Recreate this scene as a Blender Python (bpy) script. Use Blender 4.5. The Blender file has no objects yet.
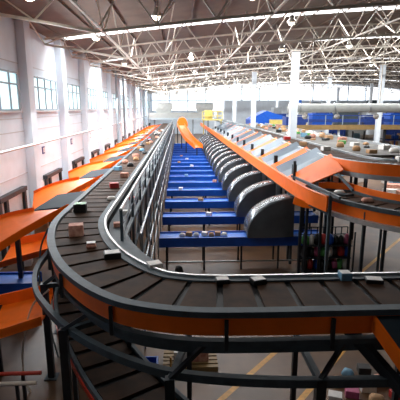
import bpy, bmesh, math, random
from mathutils import Vector
random.seed(7)
S = bpy.context.scene
COL = S.collection
S.view_settings.view_transform = 'Standard'
S.view_settings.look = 'None'
S.view_settings.gamma = 1
S.view_settings.use_curve_mapping = False
S.view_settings.exposure = 0.5

# ------------------------------------------------------------------ materials
def srgb(c):
    return tuple(((v/255)/12.92 if v/255 <= .04045 else ((v/255+.055)/1.055)**2.4) for v in c) + (1,)
MATS = {}
def mat(name, c, rough=.6, metal=0, var=.12, scale=6, bump=0, emit=0, c2=None, coat=0, spec=.5):
    m = bpy.data.materials.new(name); m.use_nodes = True
    nt = m.node_tree; b = nt.nodes['Principled BSDF']
    b.inputs['Roughness'].default_value = rough; b.inputs['Metallic'].default_value = metal
    b.inputs['Specular IOR Level'].default_value = spec
    if coat: b.inputs['Coat Weight'].default_value = coat
    base = srgb(c); other = srgb(c2) if c2 else tuple(max(0, v*(1-var)) for v in base[:3]) + (1,)
    tc = nt.nodes.new('ShaderNodeTexCoord'); n = nt.nodes.new('ShaderNodeTexNoise')
    n.inputs['Scale'].default_value = scale; n.inputs['Detail'].default_value = 4
    nt.links.new(tc.outputs['Object'], n.inputs['Vector'])
    r = nt.nodes.new('ShaderNodeValToRGB'); r.color_ramp.elements[0].position = .35; r.color_ramp.elements[1].position = .65
    r.color_ramp.elements[0].color = other; r.color_ramp.elements[1].color = base
    nt.links.new(n.outputs['Fac'], r.inputs['Fac']); nt.links.new(r.outputs['Color'], b.inputs['Base Color'])
    if bump:
        bp = nt.nodes.new('ShaderNodeBump'); bp.inputs['Strength'].default_value = bump; bp.inputs['Distance'].default_value = .02
        nt.links.new(n.outputs['Fac'], bp.inputs['Height']); nt.links.new(bp.outputs['Normal'], b.inputs['Normal'])
    if emit:
        nt.links.new(r.outputs['Color'], b.inputs['Emission Color']); b.inputs['Emission Strength'].default_value = emit
    MATS[name] = m; return m
mat('wall_paint', (228, 240, 250), .75, var=.10, scale=.8)
mat('wall_panel', (206, 210, 214), .75, var=.10, scale=.6)
mat('roof_sheet', (110, 94, 82), .7, var=.25, scale=1.2)
mat('truss_steel', (214, 204, 190), .5, var=.25, scale=3)
mat('concrete_floor', (108, 77, 50), .45, c2=(80, 57, 37), scale=.9, bump=.1)
mat('yellow_paint', (222, 160, 60), .5, var=.3, scale=8)
mat('orange_metal', (250, 113, 12), .42, var=.12, scale=2.5, spec=.4)
mat('frame_steel', (66, 79, 86), .62, metal=.0, var=.3, scale=5)
mat('dark_steel', (44, 50, 56), .45, metal=.25, var=.3, scale=5)
mat('light_steel', (176, 182, 186), .3, metal=.6, var=.15, scale=5)
mat('bright_rail', (205, 206, 204), .28, metal=.5, var=.15, scale=5)
mat('silver_sheet', (104, 110, 116), .24, metal=.55, var=.25, scale=1.5)
mat('slide_sheet', (92, 108, 122), .32, metal=.45, var=.2, scale=1.5)
mat('grey_plate', (46, 58, 66), .8, metal=0, spec=.2, var=.15, scale=2)
mat('blue_paint', (14, 84, 190), .4, var=.2, scale=3)
mat('navy_paint', (30, 62, 140), .5, var=.3, scale=3)
mat('platform_sheet', (112, 110, 106), .7, var=.4, scale=2, spec=.2)
mat('blue_belt', (30, 110, 215), .5, var=.2, scale=3)
mat('belt_brown', (70, 47, 31), .75, spec=.2, c2=(50, 34, 23), scale=3)
mat('black_rubber', (20, 20, 22), .6, var=.3, scale=6)
mat('carton', (178, 138, 98), .75, var=.15, scale=8)
mat('pink_carton', (214, 164, 140), .75, c2=(176, 108, 92), scale=9)
mat('white_wrap', (232, 228, 222), .55, var=.15, scale=10)
mat('black_wrap', (22, 24, 26), .4, var=.3, scale=10)
mat('green_wrap', (90, 168, 84), .5, var=.3, scale=10)
mat('blue_wrap', (112, 160, 188), .5, var=.2, scale=10)
mat('red_wrap', (186, 44, 40), .5, var=.2, scale=10)
mat('magenta_wrap', (190, 90, 130), .5, var=.2, scale=10)
mat('yellow_machine', (206, 188, 104), .5, var=.2, scale=3)
mat('duct_grey', (150, 152, 148), .5, var=.15, scale=2)
mat('beam_ochre', (150, 122, 76), .6, var=.2, scale=2)
mat('sign_blue', (60, 66, 130), .5, var=.2, scale=8)
mat('column_paint', (214, 222, 228), .6, var=.08, scale=1)
mat('mullion', (150, 164, 172), .5, var=.1)
mat('window_glow', (222, 240, 244), .3, c2=(196, 230, 238), scale=.6, emit=.75)
mat('far_glow', (250, 252, 255), .3, c2=(240, 246, 252), scale=.2, emit=1.5)
mat('skylight_glow', (250, 252, 255), .3, c2=(225, 225, 225), scale=1.2, emit=2.6)
mat('lamp_glow', (255, 240, 214), .3, var=.02, emit=9)
mat('lamp_shell', (190, 186, 180), .35, metal=.6, var=.1)
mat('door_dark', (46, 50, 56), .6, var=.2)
mat('door_white', (232, 234, 238), .5, var=.06)
mat('red_pipe', (190, 52, 30), .4, var=.1)
mat('cable_white', (206, 190, 172), .5, var=.1)

# ------------------------------------------------------------------ mesh builder
class MB:
    def __init__(s): s.v = []; s.f = []
    def box(s, x0, x1, y0, y1, z0, z1):
        b = len(s.v)
        s.v += [(x, y, z) for z in (z0, z1) for y in (y0, y1) for x in (x0, x1)]
        s.f += [tuple(b+i for i in q) for q in ((0,2,3,1),(4,5,7,6),(0,1,5,4),(2,6,7,3),(0,4,6,2),(1,3,7,5))]
        return s
    def cbox(s, c, d, rz=0):
        b = len(s.v); ca, sa = math.cos(rz), math.sin(rz)
        for z in (-.5, .5):
            for y in (-.5, .5):
                for x in (-.5, .5):
                    X, Y = x*d[0], y*d[1]
                    s.v.append((c[0]+X*ca-Y*sa, c[1]+X*sa+Y*ca, c[2]+z*d[2]))
        s.f += [tuple(b+i for i in q) for q in ((0,2,3,1),(4,5,7,6),(0,1,5,4),(2,6,7,3),(0,4,6,2),(1,3,7,5))]
        return s
    def bar(s, a, b_, w, h=None, n=4):
        """square or round bar between two points"""
        a, b_ = Vector(a), Vector(b_); d = (b_-a)
        if d.length < 1e-6: return s
        d.normalize(); up = Vector((0,0,1)) if abs(d.z) < .9 else Vector((0,1,0))
        sx = d.cross(up).normalized(); sy = sx.cross(d).normalized(); h = h or w
        b = len(s.v)
        for p in (a, b_):
            for k in range(n):
                t = 2*math.pi*(k+.5)/n; q = math.sqrt(2) if n == 4 else 1
                s.v.append(tuple(p + sx*math.cos(t)*w/2*q + sy*math.sin(t)*h/2*q))
        for k in range(n): s.f.append((b+k, b+(k+1) % n, b+n+(k+1) % n, b+n+k))
        s.f.append(tuple(b+k for k in reversed(range(n)))); s.f.append(tuple(b+n+k for k in range(n)))
        return s
    def tube(s, pts, w, n=8):
        pts = [Vector(p) for p in pts]; b = len(s.v)
        for i, p in enumerate(pts):
            d = (pts[min(i+1, len(pts)-1)]-pts[max(i-1, 0)]).normalized()
            up = Vector((0,0,1)) if abs(d.z) < .95 else Vector((0,1,0))
            sx = d.cross(up).normalized(); sy = sx.cross(d).normalized()
            for k in range(n):
                t = 2*math.pi*k/n; s.v.append(tuple(p + sx*math.cos(t)*w/2 + sy*math.sin(t)*w/2))
        for i in range(len(pts)-1):
            for k in range(n):
                a = b+i*n; s.f.append((a+k, a+(k+1) % n, a+n+(k+1) % n, a+n+k))
        s.f.append(tuple(b+k for k in reversed(range(n)))); e = b+(len(pts)-1)*n; s.f.append(tuple(e+k for k in range(n)))
        return s
    def loft(s, rings, closed=True, cap=True):
        """rings: equal-length point loops"""
        b = len(s.v); n = len(rings[0])
        for r in rings: s.v += [tuple(p) for p in r]
        for i in range(len(rings)-1):
            for k in range(n if closed else n-1):
                a = b+i*n; s.f.append((a+k, a+(k+1) % n, a+n+(k+1) % n, a+n+k))
        if cap and closed:
            s.f.append(tuple(b+k for k in reversed(range(n)))); e = b+(len(rings)-1)*n; s.f.append(tuple(e+k for k in range(n)))
        return s
    def slab(s, grid, t):
        """grid[i][j] of points, thickened downwards by t"""
        n, m = len(grid), len(grid[0]); b = len(s.v)
        for g in grid: s.v += [tuple(p) for p in g]
        for g in grid: s.v += [(p[0], p[1], p[2]-t) for p in g]
        o = n*m; I = lambda i, j: b+i*m+j
        for i in range(n-1):
            for j in range(m-1):
                s.f.append((I(i,j), I(i+1,j), I(i+1,j+1), I(i,j+1)))
                s.f.append((o+I(i,j), o+I(i,j+1), o+I(i+1,j+1), o+I(i+1,j)))
        for i in range(n-1):
            s.f.append((I(i,0), o+I(i,0), o+I(i+1,0), I(i+1,0))); s.f.append((I(i,m-1), I(i+1,m-1), o+I(i+1,m-1), o+I(i,m-1)))
        for j in range(m-1):
            s.f.append((I(0,j), I(0,j+1), o+I(0,j+1), o+I(0,j))); s.f.append((I(n-1,j), o+I(n-1,j), o+I(n-1,j+1), I(n-1,j+1)))
        return s
    def build(s, name, m, parent=None, bevel=0, smooth=False, loc=None):
        me = bpy.data.meshes.new(name); me.from_pydata(s.v, [], s.f)
        bm = bmesh.new(); bm.from_mesh(me); bmesh.ops.recalc_face_normals(bm, faces=bm.faces)
        if loc is not None and parent is None:
            bmesh.ops.translate(bm, vec=-Vector(loc), verts=bm.verts)
        bm.to_mesh(me); bm.free()
        me.materials.append(MATS[m])
        o = bpy.data.objects.new(name, me); COL.objects.link(o)
        if parent is not None:
            o.parent = parent; p = parent; off = Vector((0,0,0))
            while p is not None: off += p.location; p = p.parent
            o.location = -off          # meshes are given in world coordinates
        elif loc is not None: o.location = loc
        if smooth:
            for p in me.polygons: p.use_smooth = True
        if bevel:
            bv = o.modifiers.new('bevel', 'BEVEL'); bv.width = bevel; bv.segments = 2; bv.limit_method = 'ANGLE'
        return o
def tag(o, label, cat, group=None, kind=None):
    if label: o['label'] = label
    if cat: o['category'] = cat
    if group: o['group'] = group
    if kind: o['kind'] = kind
    return o
def thing(name, loc, label, cat, group=None):
    o = bpy.data.objects.new(name, None); COL.objects.link(o); o.location = loc; o.empty_display_size = .2
    return tag(o, label, cat, group)
def struct(name, mb, m, label=None, parent=None, **k):
    o = mb.build(name, m, parent, **k); o['kind'] = 'structure'
    if label: o['label'] = label
    return o
def copy_thing(o, loc, label, group=None):
    c = o.copy(); COL.objects.link(c); c.location = loc; c['label'] = label
    if group: c['group'] = group
    for ch in list(o.children):
        d = ch.copy(); COL.objects.link(d); d.parent = c
        for g in list(ch.children):
            e = g.copy(); COL.objects.link(e); e.parent = d
    return c
ORD = ['nearest','second nearest','third nearest','fourth nearest','fifth nearest','sixth nearest','seventh nearest','eighth nearest','ninth nearest','tenth nearest','eleventh nearest','twelfth nearest','thirteenth nearest','fourteenth nearest','fifteenth nearest','sixteenth nearest','seventeenth nearest','eighteenth nearest','nineteenth nearest','twentieth nearest','twenty-first nearest','twenty-second nearest','twenty-third nearest','twenty-fourth nearest','twenty-fifth nearest']

# ------------------------------------------------------------------ building shell
def roof(x): return 12.9 - .00188*(x-29)**2
XL, XR, YN, YF = -7.5, 65.5, -12, 110
struct('floor', MB().box(XL, XR, YN, YF, -.2, 0), 'concrete_floor', 'brown grey concrete warehouse floor')
g = [[(XL+(XR-XL)*i/24, y, roof(XL+(XR-XL)*i/24)+.12) for y in (YN, YF)] for i in range(25)]
struct('ceiling', MB().slab(g, .1), 'roof_sheet', 'brown metal sheet roof, gently arched')
struct('wall_left', MB().box(XL-.3, XL, YN, YF, 0, roof(XL)+.02), 'wall_paint', 'long white wall with high windows')
struct('wall_right', MB().box(XR, XR+.3, YN, YF, 0, roof(XR)+.02), 'wall_paint')
w = MB(); ring = [(XL, 0), (XR, 0)] + [(XR-(XR-XL)*i/24, roof(XR-(XR-XL)*i/24)) for i in range(25)]
def gable(y0, y1): return MB().loft([[(x, y0, z) for x, z in ring], [(x, y1, z) for x, z in ring]])
struct('wall_far', gable(YF, YF+.3), 'wall_paint', 'distant white end wall with a ribbon of windows')
struct('wall_back', gable(YN-.3, YN), 'wall_panel')
# ribbon glazing on the far wall
xs = [XL+.4+4.6*i for i in range(16)]
for i, x in enumerate(xs):
    x1 = min(x+4.3, XR-.3)
    if x1-x < 1: continue
    for k, (z0, f) in enumerate(((5.9, 0), (8.5, 1))):
        top = (8.1 if not f else None)
        if not f and x > 9: continue
        zt = [(x, (top or roof(x)-.35)), (x1, (top or roof(x1)-.35))]
        if f and min(roof(x), roof(x1))-.35 < 9.8: continue
        r = [(x, z0), (x1, z0), zt[1][::1], zt[0]]
        m = MB().loft([[(a, YF-.12, b) for a, b in r], [(a, YF-.02, b) for a, b in r]])
        wdw = struct('window_%d' % (100+i*2+k), m, 'far_glow')
        fm = MB(); fm.box(x+2.1, x+2.2, YF-.2, YF-.13, z0, min(zt[0][1], zt[1][1])-.02)
        fm.box(x-.12, x+.02, YF-.2, YF-.13, z0-.1, zt[0][1])
        fm.build('window_frame', 'mullion', wdw)
# left wall bays
PITCH = 6.1
for k in range(15):
    yc = 21.2+PITCH*(k-2)
    if yc > YF-1: break
    m = MB().box(XL, XL+.4, yc-.42, yc+.42, 0, roof(XL)+.3)
    struct('trim_%d' % (k+1), m, 'wall_paint', bevel=.02)
n = 0
for k in range(16):
    yc = 24.25+PITCH*(k-2)
    if yc > YF-3: break
    n += 1
    pane = struct('window_%d' % n, MB().box(XL+.01, XL+.06, yc-2.1, yc+2.1, 6.45, 8.05), 'window_glow')
    f = MB()
    for y in (-2.1, -1.15, 0, 1.15, 2.1): f.box(XL+.06, XL+.12, yc+y-.035, yc+y+.035, 6.4, 8.1)
    for z in (6.42, 7.55, 8.05): f.box(XL+.05, XL+.13, yc-2.13, yc+2.13, z-.035, z+.035)
    f.build('window_frame', 'mullion', pane)
    MB().box(XL, XL+.2, yc-2.2, yc+2.2, 6.3, 6.38).build('window_sill', 'wall_panel', pane)
    # dock door
    d = struct('door_%d' % n, MB().box(XL+.01, XL+.07, yc-1.7, yc+1.9, 0, 2.65), 'door_white')
    fr = MB(); fr.box(XL+.02, XL+.26, yc-1.3, yc+1.7, 2.72, 2.92)
    fr.build('dock_header', 'door_dark', d)
    fr = MB()
    for y in (-1.2, -.5, 1.6): fr.box(XL+.08, XL+.2, yc+y-.12, yc+y+.12, 0, 2.72)
    fr.build('dock_seal', 'door_dark', d)
    # small square sign
    if k < 9:
        s = MB().box(XL, XL+.03, yc-.85-.2, yc-.85+.2, 4.05, 4.45).build('wall_sign', 'sign_blue', loc=(XL, yc-.85, 4.05))
        tag(s, 'small square dark blue sign on the white wall, %s of the row' % ORD[k], 'sign', 'small blue signs along the wall')
        MB().box(XL+.03, XL+.036, yc-.85-.06, yc-.85+.14, 4.12, 4.38).build('sign_face', 'white_wrap', s)
# panel joints of the wall
m = MB()
for z in (3.4, 5.4, 6.0, 8.5): m.box(XL, XL+.02, YN, YF, z, z+.04)
struct('trim_31', m, 'wall_panel')
p = MB().tube([(XL+.62, YN+.2, 4.82), (XL+.62, YF-.3, 4.82)], .11, 10).build('wall_pipe', 'light_steel', loc=(XL+.62, 20, 4.82))
tag(p, 'long grey service pipe running along the white left wall', 'pipe')
for i, y in enumerate((46.5, 52.2)):
    p = MB().tube([(XL+.75, y, .0), (XL+.75, y, 10.3)], .22, 10).build('drain_pipe', 'mullion', loc=(XL+.75, y, 0))
    tag(p, ['grey vertical downpipe on the left wall, the nearer', 'grey vertical downpipe on the left wall, the farther'][i], 'pipe', 'wall downpipes')

# purlins run the length of the hall
m = MB()
for i in range(40):
    x = XL+.8+1.85*i
    if x < XR-.5: m.box(x-.04, x+.04, YN, YF, roof(x)-.08, roof(x)+.04)
struct('trim_32', m, 'roof_sheet', 'roof purlins')
# roof trusses
def truss(y, i, brace=True):
    t = thing('roof_truss', (29, y, roof(29)-1.9), 'pale steel lattice roof truss spanning the hall, %s to the viewer' % ORD[i], 'truss', 'roof trusses')
    X = [XL+.05+(XR-XL-.1)*k/33 for k in range(34)]
    top = lambda x: roof(x)-.17
    bot = lambda x: roof(x)-1.75*min(1, .25+min(x-XL, XR-x)/6)
    a, b, c = MB(), MB(), MB()
    for k in range(33):
        a.bar((X[k], y, top(X[k])), (X[k+1], y, top(X[k+1])), .1)
        b.bar((X[k], y, bot(X[k])), (X[k+1], y, bot(X[k+1])), .1)
        xm = (X[k]+X[k+1])/2
        c.bar((X[k], y, bot(X[k])), (xm, y, top(xm)), .055); c.bar((xm, y, top(xm)), (X[k+1], y, bot(X[k+1])), .055)
        if k % 3 == 0: c.bar((X[k], y, bot(X[k])), (X[k]+.6, y+4.2, roof(X[k]+.6)-.1), .05); c.bar((X[k], y, bot(X[k])), (X[k]+.6, y-4.2, roof(X[k]+.6)-.1), .05)
    a.build('top_chord', 'truss_steel', t); b.build('bottom_chord', 'truss_steel', t); c.build('web_bracing', 'truss_steel', t)
for i, y in enumerate((16.5, 25, 31, 37, 43, 49, 55, 62, 69, 76, 83, 90, 97, 104)): truss(y, i)
for i, x in enumerate((-2.8, 3.5, 10, 17)):
    m = MB(); z = roof(x)-1.75
    m.bar((x, 8, z), (x, 105, z), .07)
    for j in range(22):
        y = 8+4.4*j; m.bar((x, y, z), (x, y+2.2, z+1.5), .045); m.bar((x, y+2.2, z+1.5), (x, y+4.4, z), .045)
    o = m.build('roof_brace', 'truss_steel', loc=(x, 8, z))
    tag(o, 'long steel lattice brace under the roof, %s from the left wall' % ['first', 'second', 'third', 'fourth'][i], 'brace', 'longitudinal roof braces')
# skylights
for i, y in enumerate((26.4, 38.5, 56.5, 74.5, 92.5)):
    m = MB(); hw = .5
    xs = [-6.8+2.5*k for k in range(28)]
    g = [[(x, y-hw, roof(x)+.01), (x, y+hw, roof(x)+.01)] for x in xs]
    m.slab(g, .05)
    o = struct('window_%d' % (60+i), m, 'skylight_glow', 'bright skylight strip across the roof')
    for xc in (-4.4, 2.6, 13.4, 24.2):  # leftmost lamp and strip end are added to brighten the left wall
        L = bpy.data.lights.new('skylight', 'AREA'); L.shape = 'RECTANGLE'; L.size = 3.6 if xc < 0 else 10.6; L.size_y = .8
        L.energy = (600 if y < 30 else 1150)*(.3 if xc < 0 else 1); L.color = (.97, .985, 1)
        lo = bpy.data.objects.new('skylight', L); COL.objects.link(lo); lo.location = (xc, y, roof(xc)-.13)
        lo.rotation_euler = (0, -math.atan(-.00376*(xc-29)), 0)
# columns
rows = [(8, 30), (8, 46.5), (8, 63), (8, 80), (8, 97), (22, 46.5), (22, 63), (22, 80), (22, 97), (36, 97), (36, 80)]
for i, (x, y) in enumerate(rows):
    t = thing('steel_column', (x, y, 0), 'white square column holding up the roof, %s of its row, %s' % (ORD[i if i < 5 else (i-4 if i < 9 else i-8)], 'beside the silver slides' if x == 8 else ('in the second row' if x == 22 else 'in the third row')), 'column', 'white roof columns')
    z = roof(x)-1.8
    MB().box(x-.24, x+.24, y-.24, y+.24, 0, z).build('shaft', 'column_paint', t, bevel=.02)
    MB().box(x-.34, x+.34, y-.34, y+.34, z, z+.08).build('cap_plate', 'truss_steel', t)
    MB().box(x-.4, x+.4, y-.4, y+.4, 0, .06).build('base_plate', 'truss_steel', t)
# high bay lamps
def lamp(x, y, z, label):
    t = thing('high_bay_lamp', (x, y, z), label, 'lamp', 'high bay lamps')
    R = [(.05, .42), (.12, .40), (.14, .22), (.30, .05), (.31, 0)]
    MB().loft([[(x+r*math.cos(a*math.pi/8), y+r*math.sin(a*math.pi/8), z+h) for a in range(16)] for r, h in R], cap=True).build('lamp_shade', 'lamp_shell', t, smooth=True)
    sh = t.children[0]
    MB().loft([[(x+r*math.cos(a*math.pi/8), y+r*math.sin(a*math.pi/8), z+h) for a in range(16)] for r, h in ((.2, -.01), (.17, -.1), (.06, -.15))]).build('bulb', 'lamp_glow', sh, smooth=True)
    MB().bar((x, y, z+.4), (x, y, roof(x)-.0), .03).build('rod', 'truss_steel', t)
    L = bpy.data.lights.new('lamp_light', 'SPOT'); L.energy = 330 if x < 4 and y > 18 else 300; L.spot_size = math.radians(150); L.spot_blend = .6; L.color = (1, .99, .97); L.shadow_soft_size = .35
    if y > 50: return
    o = bpy.data.objects.new('lamp_light', L); COL.objects.link(o); o.location = (x, y, z-.4)
li = 0
for (x, y, z) in ((-5.0, 15.4, 10.15), (-1.0, 20.5, 10.55), (3.1, 19.0, 11.1), (6.3, 19.2, 11.35), (-5.0, 27, 10.6), (6.5, 25.6, 11.3), (13.5, 25.6, 11.6), (-5, 40, 10.4), (1, 38.5, 10.7), (8.4, 36, 11.2), (14, 36, 11.5), (20, 36, 11.7), (2, 56, 10.8), (12, 54, 11.4), (24, 54, 11.8), (-4, 58, 10.4), (18, 70, 11.6), (5, 72, 11), (32, 70, 11.9)):
    lamp(x, y, z, 'small bright high bay lamp under the roof, %s in depth' % ORD[li]); li += 1

# ------------------------------------------------------------------ floor markings
d = Vector((.67, .742, 0)); nrm = Vector((.742, -.67, 0))
for i, (p0, l, lab) in enumerate((((.55, 8.0), 3.4, 'left'), ((1.9, 7.4), 6.2, 'middle'), ((6.2, 14.5), 7.5, 'right'))):
    a = Vector((p0[0], p0[1], .004)); b = a+d*l; h = nrm*.07
    m = MB(); m.v = [tuple(a-h), tuple(b-h), tuple(b+h), tuple(a+h)]; m.f = [(0, 3, 2, 1)]
    struct('trim_%d' % (40+i), m, 'yellow_paint', 'diagonal yellow floor line, %s one' % lab)
m = MB().box(12, 12.15, 18, 70, .002, .006); struct('trim_45', m, 'yellow_paint')

# ------------------------------------------------------------------ path helpers
def resample(pts, step):
    out = [Vector(pts[0])]; acc = 0; 
    for a, b in zip(pts[:-1], pts[1:]):
        a, b = Vector(a), Vector(b); L = (b-a).length; t = step-acc
        while t <= L+1e-9: out.append(a.lerp(b, t/L)); t += step
        acc = L-(t-step)
    return out
def frame(P):
    out = []
    for i, p in enumerate(P):
        d = (P[min(i+1, len(P)-1)]-P[max(i-1, 0)]); d.z = 0; d.normalize()
        out.append((p, d, Vector((-d.y, d.x, 0))))
    return out
def sweep(F, u0, u1, z0, z1, m=None):
    """rectangular section, u to the left of travel, z relative to the path"""
    m = m or MB()
    m.loft([[tuple(p+n*u0+Vector((0,0,z0))), tuple(p+n*u1+Vector((0,0,z0))), tuple(p+n*u1+Vector((0,0,z1))), tuple(p+n*u0+Vector((0,0,z1)))] for p, d, n in F])
    return m
def spline(pts, n=8):
    P = [Vector(p) for p in pts]; P = [P[0]*2-P[1]]+P+[P[-1]*2-P[-2]]; out = []
    for i in range(1, len(P)-2):
        for k in range(n):
            t = k/n; a, b, c, e = P[i-1:i+3]
            out.append(.5*((2*b)+(c-a)*t+(2*a-5*b+4*c-e)*t*t+(3*b-a-3*c+e)*t**3))
    out.append(P[-2]); return out
# main loop centreline (travel towards viewer then to the right)
Z1 = 3.5; CX, CY, R = 1.5, 10.8, 4.28
def loop(R, z, yfar, xend, step=6):
    pts = [Vector((CX-R, yfar-(yfar-CY)*k/20, z)) for k in range(20)]
    pts += [Vector((CX-R*math.cos(math.radians(a)), CY-R*math.sin(math.radians(a)), z)) for a in range(0, 91, step)]
    pts += [Vector((CX+(xend-CX)*k/4, CY-R, z)) for k in range(1, 5)]
    return pts
def main_path(z, yfar, xend):
    a = [(-2.8, yfar-(yfar-14)*k/12, z) for k in range(13)]
    b = spline([(-2.8, 14, z), (-2.8, 12.6, z), (-2.76, 11.2, z), (-2.45, 9.76, z), (-1.93, 8.45, z), (-1.34, 7.5, z), (-.76, 6.88, z), (-.28, 6.63, z), (.36, 6.48, z), (1.3, 6.44, z), (2.2, 6.44, z)], 5)
    return [Vector(v) for v in a[:-1]]+b+[Vector((2.2+(xend-2.2)*k/4, 6.44, z)) for k in range(1, 5)]
path = main_path(Z1, 88, 9.0); F = frame(path)

main = thing('loop_conveyor', (-2.78, 30, 0), 'large curved sorting conveyor with brown carriers and grey rails sweeping across the foreground', 'conveyor')
sweep(F, -.72, -.55, -.08, .02).build('outer_rail', 'frame_steel', main)
sweep(F, .5, .66, -.1, .0).build('inner_flange', 'frame_steel', main)
sweep(F, .66, .71, -.12, .035).build('inner_rail', 'bright_rail', main)
sweep(F, -.56, .63, -.16, -.075).build('belt_bed', 'black_rubber', main)
m = sweep(F, -.66, -.62, -.40, -.08); sk = m.build('orange_skirt', 'orange_metal', main); sk['label'] = 'orange side skirt'
for u0, u1, z0, z1 in ((-.64, -.52, -.60, -.51), (-.50, -.40, -.80, -.68), (.5, .6, -.62, -.45)):
    sweep(F, u0, u1, z0, z1).build('lower_rail', 'frame_steel', main)
BB = [Vector((-3.85, 60, 0)), Vector((-3.85, 30, 0))]+spline([(-3.85, 14.5, 0), (-3.85, 12.6, 0), (-3.78, 10.6, 0), (-3.38, 9.2, 0), (-2.8, 8.2, 0), (-2.2, 7.4, 0), (-1.4, 6.63, 0), (-.52, 6.05, 0), (.27, 5.78, 0), (1.6, 5.6, 0), (3.3, 5.55, 0)], 5)+[Vector((9, 5.55, 0))]
sweep(frame(BB), -.05, .06, 2.34, 2.48).build('bumper_bar', 'frame_steel', main)
# walkway and carriers
P = resample(list(reversed(path)), .62); P = frame(P)
far = MB(); cnt = 0
for i, (p, d_, n_) in enumerate(P[1:-1]):
    pn, pp = P[i+2], P[i]                       # neighbours; reversed travel, so inner side is -n
    wd = .41
    A0, N0 = p.lerp(pp[0], wd), n_.lerp(pp[2], wd); B0, N1 = p.lerp(pn[0], wd), n_.lerp(pn[2], wd)
    q4 = [A0+N0*.54, B0+N1*.54, B0-N1*.49, A0-N0*.49]
    tgt = MB() if cnt < 98 else far
    lo_ = [(v.x, v.y, Z1-.07) for v in q4]; hi = [(v.x, v.y, Z1-.03) for v in q4]
    tgt.loft([lo_, hi])
    if cnt < 98: tgt.build('carrier', 'belt_brown', main)
    cnt += 1
o = far.build('carrier', 'belt_brown', main); o['kind'] = 'stuff'
# brackets and posts
def along(s0, step, cntn):
    Q = frame(resample(list(reversed(path)), .1)); out = []
    for k in range(cntn):
        i = int((s0+step*k)/.1)
        if i < len(Q):
            p, d_, n_ = Q[i]; out.append((p, -d_, -n_))
    return out
for (p, d_, n_) in along(5.2, 1.55, 8)+along(19, 3.3, 12):
    b = p-n_*.70
    MB().bar((b.x, b.y, Z1-.12), (b.x, b.y, Z1-.62), .06, .05).build('bracket', 'dark_steel', main)
for (p, d_, n_) in along(4.9, 2.05, 6)+along(18.5, 3.3, 20):
    b = p-n_*.86; c = p+n_*.5
    po = MB().bar((b.x, b.y, .02), (b.x, b.y, Z1-1.03), .15, .13).build('post', 'dark_steel', main)
    MB().cbox((b.x, b.y, .01), (.3, .3, .02), 0).build('foot_plate', 'frame_steel', po)
    MB().bar((c.x, c.y, 0), (c.x, c.y, Z1-.6), .09).build('post', 'dark_steel', main)
    e = p-n_*.9; f_ = p+n_*.5
    MB().bar((e.x, e.y, Z1-1.09), (f_.x, f_.y, Z1-1.09), .1).build('cross_arm', 'frame_steel', main)
    e = p-n_*.5; g_ = p-n_*.86
    MB().bar((g_.x, g_.y, Z1-1.05), (e.x+d_.x*.5, e.y+d_.y*.5, Z1-.6), .07).build('strut', 'dark_steel', main)

# side walkway with a lattice frame, inner side of the left leg
wk = thing('walkway_frame', (-1.6, 30, 0), 'tall grey lattice frame with narrow walkway between loop conveyor and blue belts', 'walkway')
Fi = frame([Vector((p.x, p.y, 0)) for p in main_path(0, 86, 3)[:36]])
sweep(Fi, .78, 1.22, 3.26, 3.32).build('deck', 'frame_steel', wk)
Fr = frame([Vector((-1.45, 86-(86-9.9)*k/20, 0)) for k in range(22)])
hr = MB().tube([(p.x, p.y, 4.12) for p, d_, n_ in Fr[:-1]], .06, 8).build('handrail', 'bright_rail', wk)
m = MB()
for z, w_ in ((3.7, .04), (3.2, .1), (2.3, .06), (1.1, .08)): sweep(Fr[:-1], -w_/2, w_/2, z, z+w_, m)
m.build('side_rail', 'frame_steel', wk)
for z in (3.4, 2.3, 1.5): MB().bar((-1.02, 10.2, z), (-1.02, 84, z), .045).build('side_rail', 'light_steel', wk)
for k in range(30):
    y = 9.95+2.4*k
    MB().bar((-1.02, y+.6, 0), (-1.02, y+.6, 3.4), .05).build('upright', 'light_steel', wk)
    MB().bar((-1.45, y, 0), (-1.45, y, 4.12), .07).build('upright', 'frame_steel', wk)
    if k < 29:
        MB().bar((-1.45, y, 1.15), (-1.45, y+1.2, 3.2), .045).bar((-1.45, y+1.2, 3.2), (-1.45, y+2.4, 1.15), .045).bar((-1.45, y, 3.25), (-1.45, y+2.4, 4.05), .035).build('diagonal', 'light_steel', wk)

# lower conveyor curling under the loop
low = [(-2.95, 60, 1.6), (-2.95, 30, 1.6), (-2.95, 14, 1.6), (-2.92, 11.4, 1.6), (-2.45, 9.6, 1.6), (-1.7, 8.0, 1.6), (-.95, 6.7, 1.6), (-.1, 5.5, 1.6), (.9, 4.4, 1.6)]
LP = spline(low, 8); LF = frame(LP)
lc = thing('lower_conveyor', (-2.9, 20, 0), 'lower tier sorting conveyor with dark slats curling beneath the loop, bottom left', 'conveyor')
sweep(LF, -.62, -.55, -.16, .06).build('outer_rail', 'frame_steel', lc)
sweep(LF, .55, .62, -.16, .06).build('inner_rail', 'frame_steel', lc)
sweep(LF, -.55, .55, -.12, -.05).build('belt_bed', 'black_rubber', lc)
sweep(LF, -.65, -.625, -.14, -.04).build('edge_strip', 'red_pipe', lc)
Q = frame(resample(list(reversed(LP)), .6))
for i, (p, d_, n_) in enumerate(Q[1:34]):
    MB().cbox((p.x, p.y, 1.575), (.46, 1.02, .05), math.atan2(d_.y, d_.x)).build('carrier', 'belt_brown', lc)
for i in (3, 8, 13, 20, 27, 34):
    if i < len(Q):
        p, d_, n_ = Q[i]
        for u in (-.5, .5):
            MB().bar((p.x+n_.x*u, p.y+n_.y*u, 0), (p.x+n_.x*u, p.y+n_.y*u, 1.45), .09).build('leg', 'dark_steel', lc)

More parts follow.
